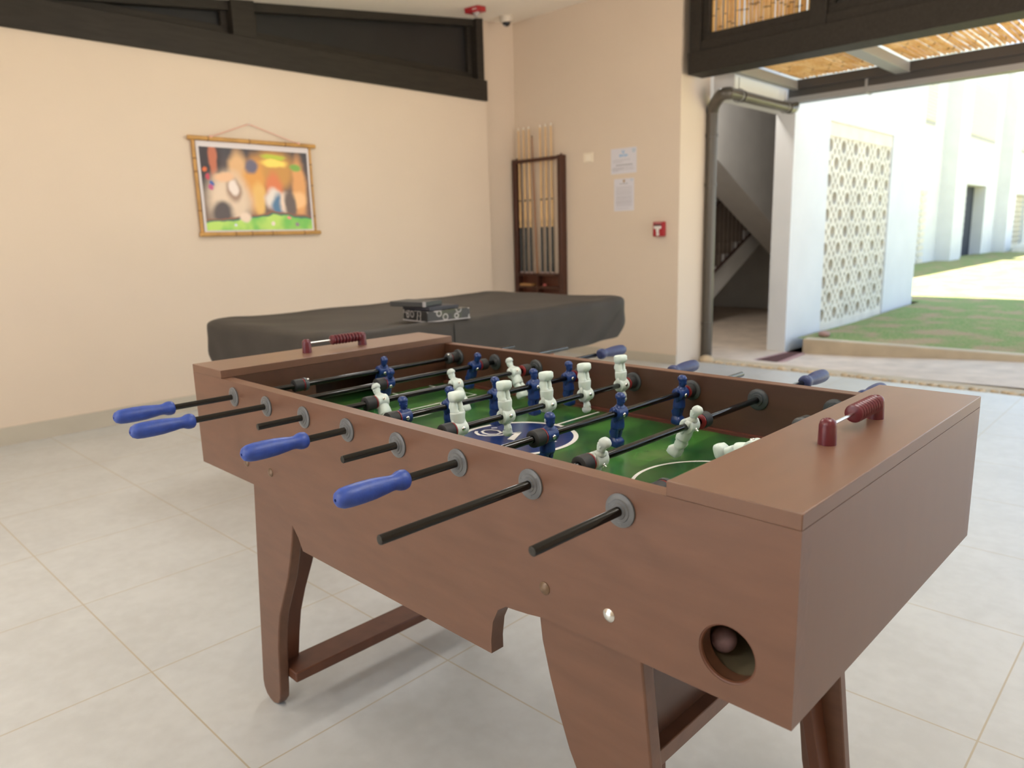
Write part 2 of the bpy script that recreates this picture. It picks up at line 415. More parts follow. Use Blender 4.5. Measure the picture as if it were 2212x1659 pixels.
# path that rises gently to the right
pv = []; pf = []
for i in range(13):
    x = -1.59 + i*.5; up = max(0, min(.1, (x+.9)*.062))
    pv += [(x, 5.72, -.06+up*.35), (x, 6.30, -.10+up*.7), (x, 6.85, -.10+up)]
for i in range(12):
    for j in range(2): a = i*3+j; pf.append((a, a+3, a+4, a+1))
struct(MB().add(pv, pf).build('path', M_CONC))
struct(MB().box(-1.59, 5, 5.28, 5.74, -.2, -.035).build('trim_3', M_CURB))
curb = tag(MB().box(-1.18, 5, 6.843, 6.98, -.2, .055).build('curb', M_CURB, bev=.012), 'low beige stone curb between the path and the grass', 'curb')
# pebbles set along the threshold
pebs = []
for i in range(44):
    x = -1.44 + i*.068 + random.uniform(-.012, .012)
    pb = MB().ball((0, 0, 0), (random.uniform(.024, .037), random.uniform(.025, .045), random.uniform(.012, .022)), 10, 7).build('pebble', M_STONE, smooth=60)
    pb.location = (x, 5.50 + random.uniform(-.03, .03), -.03); pb.rotation_euler = (0, 0, random.uniform(-1, 1))
    tag(pb, 'beige pebble set in the row along the doorway threshold', 'pebble', 'pebbles along the threshold')
tag(MB().ball((0, 0, 0), (.075, .06, .045), 14, 10).build('stone', M_STONE, loc=(-1.47, 5.36, .01)), 'rounded beige stone at the foot of the brown drain pipe', 'stone')
tag(MB().ball((0, 0, 0), (.065, .05, .035), 12, 8).build('rock', mat('pink_rock', (.40, .24, .20), .9, noise=.2), loc=(-1.10, 7.22, .066)), 'small pink rock in the grass by the breeze block screen', 'rock')
mt = thing('door_mat', 'maroon drain mat with pale edging lying on the path before the stairwell', 'mat', (-1.22, 6.45, -.099))
MB().prism([(-.13, -.32), (.09, -.34), (.05, .36), (-.07, .34)], 'z', 0, .012).build('mat_pile', M_MAT, mt)
b = MB(); b.prism([(.09, -.34), (.13, -.34), (.09, .36), (.05, .36)], 'z', 0, .010); b.prism([(-.17, -.32), (-.13, -.32), (-.07, .34), (-.11, .34)], 'z', 0, .010)
b.build('mat_edging', mat('pink_edging', (.42, .25, .24), .9), mt)

# white building with the stairwell opening and the breeze-block screen
XW = -1.37
b = MB()
b.box(-1.57, XW, 6.85, 7.79, -.2, 14.0); b.box(-1.57, XW, 9.957, 11.29, -.2, 14.0)
b.box(-1.57, XW, 7.79, 9.957, 2.345, 14.0); b.box(-1.57, XW, 7.79, 9.957, -.2, .0)
b.box(-1.57, XW, 5.545, 6.85, 2.345, 14.0)
b.box(-6.2, -1.57, 11.09, 11.29, -.2, 14.0); b.box(-6.2, -6.0, 5.5, 11.09, -.2, 14.0); b.box(-6.2, -1.37, 5.3, 11.29, 14.0, 14.2)
b.box(-3.75, -1.37, 2.0, 5.30, 3.7, 14.0)  # unseen upper storey, added to keep sun patches off the path
struct(b.build('wall_outside', M_WHITE))
struct(MB().box(-6.0, -1.37, 5.54, 11.09, -.25, -.106).build('floor_stairwell', M_CONC))
b = MB(); b.box(-6.0, -5.6, 5.54, 11.09, -.1, 5); b.box(-5.6, -1.58, 10.95, 11.085, -.1, 5); b.box(-5.6, -1.86, 5.31, 5.50, -.1, 5); b.box(-5.6, -1.58, 5.5, 10.95, 3.6, 3.8)
b.box(-1.80, -1.72, 7.5, 10.3, -.1, 3.6)
struct(b.build('wall_stairwell', M_GREY))
# breeze block screen
scrn = thing('breeze_block_screen', 'cream breeze block screen with round and flower holes in the white wall', 'screen', (XW, 7.79, 0))
NC, NR = 11, 11
WSC, ZB0, ZB1 = 2.167, .09, 2.19
cw, ch = WSC/NC, (ZB1-ZB0)/NR
X0s, X1s = -.115, -.025
def holed(mb, y0, z0, wy, hz, r, n=16):
    vs = []; fs = []; cy, cz = y0+wy/2, z0+hz/2
    for k in range(n):
        q = 2*pi*(k+.5)/n; c, s_ = math.cos(q), math.sin(q); e = max(abs(c), abs(s_))
        for X in (X1s, X0s):
            vs.append((X, cy+wy/2*c/e, cz+hz/2*s_/e)); vs.append((X, cy+r*c, cz+r*s_))
    for k in range(n):
        a, d = k*4, ((k+1) % n)*4
        fs += [(a, d, d+1, a+1), (a+2, a+3, d+3, d+2), (a+1, d+1, d+3, a+3)]
    mb.add(vs, fs)
b = MB()
for j in range(NR):
    for i in range(NC):
        y0, z0 = i*cw, ZB0 + j*ch
        if (i+j) % 2 == 0:
            holed(b, y0+.0, z0, cw, ch, cw*.37, 20)
        else:
            for a in range(3):
                for c in range(3):
                    if (a+c) % 2 == 0: holed(b, y0+a*cw/3, z0+c*ch/3, cw/3, ch/3, cw*.13, 8)
                    else: b.box(X0s, X1s, y0+a*cw/3, y0+(a+1)*cw/3, z0+c*ch/3, z0+(c+1)*ch/3)
b.build('perforated_blocks', M_BLOCK, scrn, smooth=40)
MB().box(-.19, -.015, 0, WSC, ZB1, 2.345).build('lintel', M_BLOCK, scrn)
MB().box(-.19, -.02, 0, WSC, 0, ZB0).build('sill', M_BLOCK, scrn)

# staircase inside
st = thing('staircase', 'concrete staircase with maroon railing inside the dark stairwell', 'staircase', (-3.2, 7.40, -.10))
prof = [(0, 0)]; y, z = 0, 0
NS = 11
for i in range(NS): prof += [(y, z+.16), (y+.315, z+.16)]; y += .315; z += .16
prof += [(y, z-.28), (.55, 0)]
MB().prism(prof, 'x', -.06, 0).build('stringer', M_WHITE, st)
for i in range(NS):
    MB().box(-1.2, -.004, i*.315+.004, (i+1)*.315, i*.16-.06 if i else 0, (i+1)*.16-.002).build('step', M_STEP, st)
def rail_z(yy): return .75 + (yy-1.25)*.475
rl = MB()
rl.cyl((.03, -.1, rail_z(-.1)+1.03), (.03, 3.35, rail_z(3.35)+1.03), .024, n=10); rl.cyl((.03, -.1, rail_z(-.1)+.89), (.03, 3.35, rail_z(3.35)+.89), .016, n=8)
rl.cyl((.03, -.1, rail_z(-.1)), (.03, 3.35, rail_z(3.35)), .02, n=8)
ro = rl.build('railing', M_RAILM, st)
for i in range(29):
    yy = -.05 + i*.12
    MB().cyl((.03, yy, rail_z(yy)), (.03, yy, rail_z(yy)+1.0), .009, n=6).build('baluster', M_RAILM, ro)
# upper flight (its soffit falls away to the right)
fl = struct(MB().prism([(7.0, 2.32), (10.9, .42), (10.9, 3.6), (7.0, 3.6)], 'x', -3.05, -2.62).build('ceiling_stair', M_GREY))

# far white building along the lawn
fb = thing('building', 'far white building with louvred openings and tall pilasters beyond the lawn', 'building', (-5.0, 20, -.1))
b = MB()
b.box(-.5, 0, -4, 10.34, 0, 8); b.box(-.5, 0, 13.36, 17.1, 0, 8); b.box(-.5, 0, 10.34, 13.36, 2.68, 8)
b.box(-.5, 0, 17.1, 21.7, 2.5, 8); b.box(-.5, 0, 21.7, 34, 0, 8); b.box(-3, -.5, -4, 34, 0, 8)
b.build('wall', M_WHITE, fb)
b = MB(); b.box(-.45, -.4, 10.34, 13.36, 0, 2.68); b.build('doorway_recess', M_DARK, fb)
for y0 in (6.9, 15.3, 23.8): MB().box(0, .45, y0, y0+1.3, 0, 8).build('pilaster', M_WHITE, fb)
for y0, y1 in ((4.4, 5.6), (8.4, 13.9), (17.1, 22.5)):
    b = MB(); n = 17
    b.box(0, .03, y0-.1, y1+.1, 4.30, 6.15); b.mi = 1
    for i in range(n):
        z = 4.40 + i*.1; b.prism([(.03, z), (.10, z+.02), (.10, z+.035), (.03, z+.075)], 'y', y0, y1)
    b.build('louvre', [mat('louvre_shadow', (.42, .42, .44), .8), M_LOUV], fb)
b = MB()
for i in range(9):
    for j in range(10):
        y0, z0 = 17.1+i*4.6/9, .25+j*.225
        b.box(-.2, -.12, y0, y0+.1, z0, z0+.225); b.box(-.2, -.12, y0, y0+4.6/9, z0, z0+.07)
b.box(-.2, -.12, 17.1, 21.7, 0, .25)
b.build('grid_screen', M_BLOCK, fb)
b = MB()
for j in range(11):
    b.box(.0, .06, 4.8, 5.3, .1+j*.21, .23+j*.21)
b.build('block_screen', M_BLOCK, fb)
b = MB()
for j in range(7): b.lathe((-.40, 12.0, .9+j*.24), (1, 0, 0), [(0, .10), (.03, .10)], 12)
b.build('pierced_lattice', mat('grey_lattice', (.30, .30, .32), .8), fb)
md = MB()
md.ball((0, 0, 0), (1.6, 2.2, .55), 18, 10)
tag(md.build('sand_mound', M_SAND, loc=(-2.9, 36.5, 0)), 'pale mound of sand on the sunlit lawn before the far building', 'mound')

# pergola of bamboo
pg = thing('bamboo_pergola', 'flat pergola roof of golden bamboo canes on grey steel rafters outside the opening', 'pergola', (-1.28, 5.30, 2.515))
b = MB()
b.box(0, 5, -.015, .02, .02, .08)
b.build('purlin', M_STEEL, pg)
MB().box(0, 5, 1.296, 1.322, .0, .083).build('purlin', M_GUTTER, pg)
for x0, x1 in ((-.03, .03), (.90, 1.02), (2.55, 2.67), (4.2, 4.3)):
    MB().box(x0, x1, 0, 1.32, -.005, .075).build('rafter', M_STEEL, pg, bev=.003)
xx = .048; k = 0
while xx < 2.55 and k < 95:
    if .892 < xx < 1.03: xx = 1.032
    r = random.uniform(.0105, .0145); b = MB(); n = 7
    pts = [(xx + random.uniform(-.004, .004), -.012 + 1.31*i/(n-1), .098 + random.uniform(-.003, .003)) for i in range(n)]
    b.tube(pts, r, 8); b.mi = 1
    for t in (random.uniform(.1, .5), random.uniform(.6, 1.2)): b.lathe((xx, t, .098), (0, 1, 0), [(0, r*1.02), (.004, r*1.15), (.008, r*1.02)], 8)
    b.build('bamboo_cane', [M_BAMT, M_BAMN], pg)
    xx += 2*r + random.choice((.009, .014, .018)); k += 1
gt = thing('rain_gutter', 'dark metal rain gutter running along the outer edge of the bamboo pergola', 'gutter', (-1.36, 6.70, 2.40))
MB().prism([(-.06, .14), (-.06, 0), (.06, 0), (.06, .14), (.05, .14), (.05, .012), (-.05, .012), (-.05, .14)], 'x', 0, 5.2).build('channel', M_GUTTER, gt)
MB().box(0, 5.2, -.068, -.060, .0, .05).build('lip', M_STEEL, gt)
for x in (.72, 2.0, 3.3): MB().box(x, x+.02, -.075, .075, -.01, .150).build('bracket', M_STEEL, gt)
pp = thing('drain_pipe', 'brown drain pipe bending under the pergola and running down the wall corner', 'pipe', (-1.55, 5.50, -.03))
def arc(a, c, bb, n=7):
    a, c, bb = Vector(a), Vector(c), Vector(bb)
    return [a*(1-t)**2 + c*2*t*(1-t) + bb*t*t for t in [i/(n-1) for i in range(n)]]
V = Vector
MB().tube([V((0, 0, 0)), V((0, 0, 2.28))], .048, 14).build('downpipe', M_PIPE, pp)
MB().tube([V((0, 0, 2.26))] + arc((0, 0, 2.28), (.02, -.03, 2.32), (.10, -.09, 2.355)) + arc((.13, -.12, 2.37), (.19, -.16, 2.385), (.215, -.10, 2.385)), .053, 14).build('elbow', M_PIPE, pp)
MB().tube([V((.215, -.14, 2.385)), V((.225, 1.02, 2.378)), V((.23, 1.08, 2.375))], .046, 14).build('cross_pipe', M_PIPE, pp)
MB().tube([V((.23, 1.05, 2.375)), V((.23, 1.13, 2.376)), V((.23, 1.175, 2.388)), V((.23, 1.19, 2.405)), V((.23, 1.195, 2.425))], .052, 14).build('elbow', M_PIPE, pp)
for z in (.35, 1.62, 2.05): MB().lathe((0, 0, z), (0, 0, 1), [(0, .054), (.03, .054)], 14).build('pipe_collar', M_PIPE, pp)
for y in (.05, 1.0):
    b = MB(); b.ring((.22, y, 2.381), 'y', .055, .005, 18, 6); b.cyl((.22, y, 2.43), (.22, y, 2.532), .004, n=6)
    b.build('hanger', M_STEEL, pp)
    MB().lathe((.222, y+.05, 2.38), (0, 1, 0), [(0, .051), (.03, .051)], 14).build('pipe_collar', M_PIPE, pp)

# ------------------------------------------------------------------ foosball table
S = 1.08; TZ = .8287418613; TH = math.radians(-1.1)
L, W = 1.4849, .6858
XR = [.2124 + .15*i for i in range(8)]; ZR = -.0519; YI = .025; FZ = -.132
ZBOT = -.2435; ZSK = -.3438
CN, CF, HC = .1587, .1542, .0184
tb = thing('foosball_table', 'brown wooden foosball table with blue grips and green playing field', 'foosball table', (0, 0, 0), TH)
def T(mb, name, mats, parent=None, bev=0, smooth=35):
    mb.v = [(a*S, b_*S, (c+TZ)*S) for a, b_, c in mb.v]
    return mb.build(name, mats, parent or tb, smooth=smooth, bev=bev)
def arcpts(cx, cz, rx, rz, a0, a1, n=10):
    return [(cx+rx*math.cos(math.radians(a0+(a1-a0)*i/n)), cz+rz*math.sin(math.radians(a0+(a1-a0)*i/n))) for i in range(n+1)]
# side panel outline (x, z): cut-outs beside the legs
left = [(0, -HC), (0, ZBOT), (.285, ZBOT)] + [(.31, -.245), (.345, -.252), (.385, -.268), (.42, -.292), (.445, -.318), (.460, -.3438)]
prof = left + [(1.021, -.3438), (1.021, -.322), (1.026, -.290), (1.038, -.266), (1.055, -.2545), (1.075, -.2525), (1.10, -.2495), (1.135, ZBOT), (L, ZBOT), (L, -HC)]
def holed_panel(outline, hole, y0, y1):
    bm = bmesh.new()
    vo = [bm.verts.new((x, y0, z)) for x, z in outline]; vh = [bm.verts.new((x, y0, z)) for x, z in hole]
    es = [bm.edges.new((l[i], l[(i+1) % len(l)])) for l in (vo, vh) for i in range(len(l))]
    bmesh.ops.triangle_fill(bm, use_beauty=True, use_dissolve=False, edges=es)
    ex = bmesh.ops.extrude_face_region(bm, geom=bm.faces[:])
    for v in ex['geom']:
        if isinstance(v, bmesh.types.BMVert): v.co.y = y1
    bm.verts.index_update(); mb = MB()
    mb.add([v.co[:] for v in bm.verts], [[v.index for v in f.verts] for f in bm.faces]); bm.free()
    return mb
HX, HZ, HR = 1.408, -.1855, .0352
hole = [(HX+HR*math.cos(2*pi*i/36), HZ+HR*math.sin(2*pi*i/36)) for i in range(36)]
T(holed_panel(prof, hole, 0, YI), 'side_panel', M_WOOD)
o_ = T(holed_panel(prof, hole, W-YI, W), 'side_panel', M_WOOD)
# wood lip round the near hole
b = MB(); b.ring((HX, .004, HZ), 'y', HR+.0005, .0035, 36, 8); T(b, 'hole_rim', M_WOODD)
for x0, x1 in ((0, .0215), (L-.0215, L)):
    T(MB().box(x0, x1, YI, W-YI, ZBOT, -HC), 'end_panel', M_WOODE)
for x0, x1 in ((0, CF), (L-CN, L)):
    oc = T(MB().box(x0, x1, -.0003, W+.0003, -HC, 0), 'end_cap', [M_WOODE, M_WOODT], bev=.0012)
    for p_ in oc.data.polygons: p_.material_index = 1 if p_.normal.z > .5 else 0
T(MB().box(.022, L-.022, YI, W-YI, FZ-.012, FZ), 'playfield', M_FIELD)
# field print: lines, circle, logo (thin inlays on the playfield, one mesh each)
def ribbon(mb, pts, wd, z, closed=False):
    n = len(pts); vs = []; fs = []
    for i, p in enumerate(pts):
        a = pts[(i-1) % n] if closed or i > 0 else pts[i]; c = pts[(i+1) % n] if closed or i < n-1 else pts[i]
        d = Vector((c[0]-a[0], c[1]-a[1])).normalized(); nrm = Vector((-d.y, d.x))*wd/2
        vs += [(p[0]+nrm.x, p[1]+nrm.y, z), (p[0]-nrm.x, p[1]-nrm.y, z)]
    for i in range(n if closed else n-1):
        a, c = 2*i, 2*((i+1) % n); fs.append((a, a+1, c+1, c))
    mb.add(vs, fs)
lw = .0062; z1 = FZ+.0004; z2 = FZ+.0008; z3 = FZ+.0012
CXm, CYm = .7330, .3575
b = MB()
ribbon(b, [(.728, .49), (.728, .640)], lw, z1); ribbon(b, [(.728, .045), (.728, .23)], lw, z1)
ribbon(b, [(.708, .489), (.748, .489)], lw, z1)
for sx in (0, 1):
    fx = (lambda x: 1.4849-.004-x) if sx else (lambda x: x)
    X1, X2 = fx(.352), fx(.20)
    ribbon(b, [(fx(.156), .093), (X1, .093), (X1, .593), (fx(.156), .593)], lw, z1)
    ribbon(b, [(fx(.156), .22), (X2, .22), (X2, .465), (fx(.156), .465)], lw, z1)
    cxa = fx(.287)
    pts = [(cxa + (-1 if sx else 1)*.136*math.cos(math.radians(a)), .352+.136*math.sin(math.radians(a))) for a in range(-62, 63, 4)]
    ribbon(b, pts, lw, z1)
CR = .124
ribbon(b, [(CXm+(CR-.004)*math.cos(2*pi*i/64), CYm+(CR+.004)*math.sin(2*pi*i/64)) for i in range(64)], .010, z2, True)
T(b, 'field_markings', M_LINE, smooth=0)
b = MB(); b.prism([(CXm+(CR-.004)*math.cos(2*pi*i/64), CYm+(CR+.004)*math.sin(2*pi*i/64)) for i in range(64)], 'z', FZ-.001, FZ+.0006)
T(b, 'field_emblem', M_LOGO, smooth=0)
b = MB()
ribbon(b, [(.632, .338), (.640, .328), (.657, .321), (.674, .325), (.688, .338), (.698, .354), (.705, .374), (.713, .392)], .007, z3)
ribbon(b, [(.643, .343), (.640, .354), (.648, .366), (.665, .370), (.682, .363), (.684, .349), (.671, .337), (.656, .336)], .006, z3, True)
ribbon(b, [(.638, .376), (.646, .386)], .006, z3)
b.add([(x, y, z3) for x, y in ((.728, .335), (.707, .382), (.714, .393), (.745, .338))], [(0, 1, 2, 3)])
b.add([(x, y, z3) for x, y in ((.800, .382), (.819, .388), (.817, .364))], [(0, 1, 2)])
T(b, 'emblem_lettering', M_LINE, smooth=0)
# inner walls
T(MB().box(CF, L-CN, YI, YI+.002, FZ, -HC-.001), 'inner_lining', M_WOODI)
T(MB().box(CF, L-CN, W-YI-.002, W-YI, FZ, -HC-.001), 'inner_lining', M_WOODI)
for y0, y1 in ((YI+.002, YI+.013), (W-YI-.013, W-YI-.002)):
    T(MB().box(CF, L-CN, y0, y1, FZ, FZ+.006), 'border_strip', M_BORDER)
for x0, x1 in ((CF-.012, CF), (L-CN, L-CN+.012)):
    b = MB(); b.box(x0, x1, YI, .235, FZ, -HC); b.box(x0, x1, .451, W-YI, FZ, -HC); b.box(x0, x1, .235, .451, -.062, -HC)
    T(b, 'goal_wall', M_WOODI)
# ball return cup behind the near hole
b = MB(); n = 24; r0 = HR+.017
b.lathe((HX-.010, YI+.0005, HZ+.012), (0, 1, 0), [(0, r0+.003), (0, r0), (.10, r0), (.10, r0+.003)], 28, caps=False)
b.lathe((HX-.010, YI+.10, HZ+.012), (0, 1, 0), [(0, r0), (.003, r0)], 28)
T(b, 'ball_return', M_TRAY)
bl = tag(MB().ball((0, 0, 0), .0172, 20, 14).build('ball', M_BALL), 'pinkish ball resting inside the round ball return hole', 'ball')
px, py = S*1.376, S*.052
bl.location = (math.cos(TH)*px-math.sin(TH)*py, math.sin(TH)*px+math.cos(TH)*py, S*(TZ+HZ+.012-r0)+.0172+.0085)
# legs: two boards in an L, splayed, with rounded feet
A = [(.2095, -.17), (.2095, -.243), (.1497, -.785), (.1525, -.803), (.163, -.819), (.180, -.8275), (.200, -.8287), (.220, -.822), (.234, -.804), (.2385, -.78),
     (.251, -.66), (.262, -.61), (.276, -.565), (.301, -.517), (.333, -.456), (.352, -.405), (.368, -.355), (.382, -.30), (.388, -.25), (.390, -.17)]
Bp = [(.05, -.25), (.05, -.742), (.088, -.742), (.097, -.725), (.098, -.66), (.101, -.60), (.112, -.54), (.128, -.48), (.142, -.42), (.15, -.36), (.152, -.25)]
for sx in (0, 1):
    for sy in (0, 1):
        fx = (lambda x: L-x) if sx else (lambda x: x)
        fy = (lambda y: W-y) if sy else (lambda y: y)
        o = T(MB().prism([(fx(x), z) for x, z in A], 'y', fy(.0252), fy(.05)), 'leg', M_WOOD, bev=.003)
        b = MB()
        xa = lambda z: .262 - (-.45-z)*.19    # follows the splay
        Bq = [(y, (z-.06 if (sx and z < -.72) else z)) for y, z in Bp]
        n = len(Bp); vs = [(fx(xa(z)), fy(y), z) for y, z in Bq] + [(fx(xa(z)-.022), fy(y), z) for y, z in Bq]
        b.add(vs, [tuple(range(n)), tuple(range(2*n-1, n-1, -1))] + [(i, (i+1) % n, n+(i+1) % n, n+i) for i in range(n)])
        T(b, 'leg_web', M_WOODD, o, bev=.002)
        for xb, zb in ((.2406, -.198), (.3510, -.198)):
            x = fx(xb); yb = fy(0); d = 1 if sy else -1
            chrome = (sx == 1 and sy == 0 and xb < .3)
            T(MB().lathe((x, yb, zb), (0, d, 0), [(0, .0095), (.001, .0092), (.003, .0065), (.0042, .003), (.0044, .0004)], 20), 'bolt_head', M_CHROME if chrome else mat('painted_bolt', (.15, .095, .055), .35, metal=.3))
for sx in (0, 1):
    fx = (lambda x: L-x) if sx else (lambda x: x)
    if not sx: T(MB().box(.198, .278, .05, W-.05, -.752, -.727), 'stretcher', M_WOODD, bev=.003)
    b = MB(); b.box(*sorted((fx(.236), fx(.242))), .05, W-.05, -.45, -.20); T(b, 'apron', M_WOODI)
    T(MB().box(*sorted((fx(.215), fx(.240))), .05, W-.05, -.455, -.428), 'apron_rail', M_WOOD, bev=.002)
T(MB().box(.022, L-.022, YI, W-YI, ZBOT+.002, ZBOT+.012), 'cabinet_bottom', M_WOODI)
# score counters
for xc, ya, yb_, side in ((L-.0800, .258, .435, 1), (.0785, .262, .430, 0)):
    c = T(MB().cyl((xc, ya, .0238), (xc, yb_, .0238), .0022, n=10), 'score_counter', M_CHROME)
    for yy in (ya, yb_):
        T(MB().lathe((xc, yy, 0), (0, 0, 1), [(0, .0118), (.026, .0112), (.031, .0098), (.034, .0065), (.0345, .0045), (.033, .003)], 20), 'counter_post', M_MAROON, c)
    for k in range(10):
        yy = yb_-.0125 - k*.0092 if side else yb_-.013-k*.0098
        if k > 8: continue
        T(MB().lathe((xc, yy-.0046, .0238), (0, 1, 0), [(0, .0030), (.0004, .0095), (.0015, .0122), (.0046, .0134), (.0077, .0122), (.0088, .0095), (.0092, .0030)], 18), 'counter_bead', M_MAROON, c)
# bearings
for i in range(8):
    pr = [(0, .0215), (.0025, .0215), (.0036, .0190), (.0036, .0150), (.0048, .0142), (.0048, .0105), (.0062, .0098), (.0062, .0062)]
    b = MB(); b.lathe((XR[i], 0, ZR), (0, -1, 0), pr, 32, caps=False)
    for a in (40, 160, 280):
        q = math.radians(a); b.ball((XR[i]+.0168*math.cos(q), -.0034, ZR+.0168*math.sin(q)), (.0011, .0007, .0011), 6, 4)
    T(b, 'rod_bearing', M_BEAR)
    b = MB(); pr2 = [(0, .0215), (.003, .0215), (.005, .0185), (.005, .0125), (.009, .0115), (.009, .0062)]
    b.lathe((XR[i], W-YI-.002, ZR), (0, -1, 0), pr2, 28, caps=False); T(b, 'rod_bearing', M_BEARD)
    b = MB(); b.lathe((XR[i], W, ZR), (0, 1, 0), pr, 24, caps=False); T(b, 'rod_bearing', M_BEARD)
    b = MB(); b.lathe((XR[i], YI+.002, ZR), (0, 1, 0), pr2, 24, caps=False); T(b, 'rod_bearing', M_BEARD)

# player figure (facing +x), origin at the rod axis
def figure_mb():
    b = MB()
    legs = [(-.0305, .0008, 0, .0098, .0132), (-.0290, .0010, 0, .0112, .0146), (-.0270, .0008, 0, .0114, .0146), (-.0180, 0, 0, .0110, .0138), (-.0110, -.0005, 0, .0098, .0120), (-.004, 0, 0, .0096, .0130), (.004, 0, 0, .0098, .0150), (.010, 0, 0, .0088, .0150), (.0135, -.0003, 0, .0068, .0110), (.0155, -.0003, 0, .0058, .0066), (.0175, 0, 0, .0056, .0060)]
    for s_ in (-1, 1):
        b.loft([(-.0530, .0012, s_*.0058, .0074, .0052), (-.0485, -.0004, s_*.0056, .0076, .0050), (-.0430, -.0012, s_*.0058, .0092, .0060), (-.0385, -.0014, s_*.0060, .0098, .0064), (-.0345, -.0002, s_*.0062, .0084, .0058), (-.0325, .0008, s_*.0062, .0094, .0063), (-.0285, .0006, s_*.0062, .0094, .0064)], 12, 2.4)
    b.loft(legs, 16, 2.3)
    head = [(.0150, .0002, 0, .0058, .0062), (.0180, .0012, 0, .0066, .0064), (.0215, .0016, 0, .0076, .0068), (.0250, .0012, 0, .0080, .0072), (.0285, .0002, 0, .0084, .0076), (.0325, -.0006, 0, .0084, .0077), (.0360, -.0008, 0, .0070, .0066), (.0382, -.0008, 0, .0040, .0040)]
    b.loft(head, 14, 2.2)
    b.loft([(.0285, -.0010, 0, .0085, .0083), (.0310, -.0006, 0, .0098, .0088), (.0345, -.0010, 0, .0092, .0083), (.0385, -.0010, 0, .0060, .0056), (.0396, -.001, 0, .002, .002)], 14, 2.4)
    b.ball((.0092, 0, .0238), (.0018, .0014, .0022), 8, 6)            # nose
    b.ball((.0078, 0, .0198), (.0014, .0024, .0009), 8, 5)            # mouth
    for s_ in (-1, 1):
        b.ball((-.0004, s_*.0077, .0245), (.0016, .0012, .0026), 8, 6)  # ear
        b.ball((-.0015, s_*.0142, .0045), (.0056, .0036, .0085), 10, 8) # shoulder and arm
        b.ball((.0012, s_*.0128, -.0085), (.0044, .0030, .0095), 10, 8)
    b.lathe((0, -.0135, 0), (0, 1, 0), [(0, .0066), (0, .0116), (.0012, .0133), (.0258, .0133), (.027, .0116), (.027, .0066)], 24, caps=False)
    b.loft([(-.0665, .0026, 0, .0098, .0104), (-.0640, .0030, 0, .0121, .0128), (-.0545, .0028, 0, .0121, .0128), (-.0515, .0018, 0, .0104, .0116), (-.0485, .0004, 0, .0086, .0106)], 16, 4.0)
    b.mi = 1
    b.lathe((.0124, 0, -.0005), (1, 0, 0), [(0, .0042), (.0018, .0042), (.0028, .0030), (.0031, .0008)], 14)
    b.lathe((-.0130, 0, -.0005), (-1, 0, 0), [(0, .0034), (.002, .0034), (.002, .0016), (.0062, .0016)], 10)
    return b
fb_ = figure_mb(); fb_.v = [(a*S, c*S, d*S) for a, c, d in fb_.v]
fig_blue = fb_.build('player_figure', [M_BLUEP, M_CHROME], smooth=50)
fig_white = fb_.build('player_figure', [M_WHITEP, M_CHROME], smooth=50)
def bumper_mb(ring_side):
    b = MB(); b.lathe((0, -.0115, 0), (0, 1, 0), [(0, .0066), (0, .0130), (.0012, .0146), (.0110, .0150), (.0218, .0146), (.023, .0130), (.023, .0066)], 28, caps=False)
    b.mi = 1; y = .0115 if ring_side > 0 else -.0145
    b.lathe((0, y, 0), (0, 1, 0), [(0, .0066), (0, .0134), (.0006, .0142), (.0024, .0142), (.003, .0134), (.003, .0066)], 28, caps=False)
    b.v = [(a*S, c*S, d*S) for a, c, d in b.v]; return b
BUM = {s_: bumper_mb(s_).build('bumper', [M_RUBBER, M_RED], smooth=40) for s_ in (1, -1)}
def handle_mb(d):
    # profile measured from the collar towards the end of the grip
    pr = [(-.003, .0066), (-.003, .011), (.0, .0138), (.006, .0148), (.012, .0140), (.019, .0112), (.026, .0112), (.036, .0126), (.055, .0146), (.075, .0152), (.092, .0150), (.103, .0138), (.110, .0105), (.1132, .0055), (.1132, .0022), (.110, .0020)]
    b = MB(); b.lathe((0, 0, 0), (0, d, 0), pr, 24); b.v = [(a*S, c*S, e*S) for a, c, e in b.v]; return b
HND = {-1: handle_mb(-1).build('handle', M_HANDLE, smooth=60), 1: handle_mb(1).build('handle', M_HANDLE2, smooth=60)}
ang = lambda d: math.radians(d)
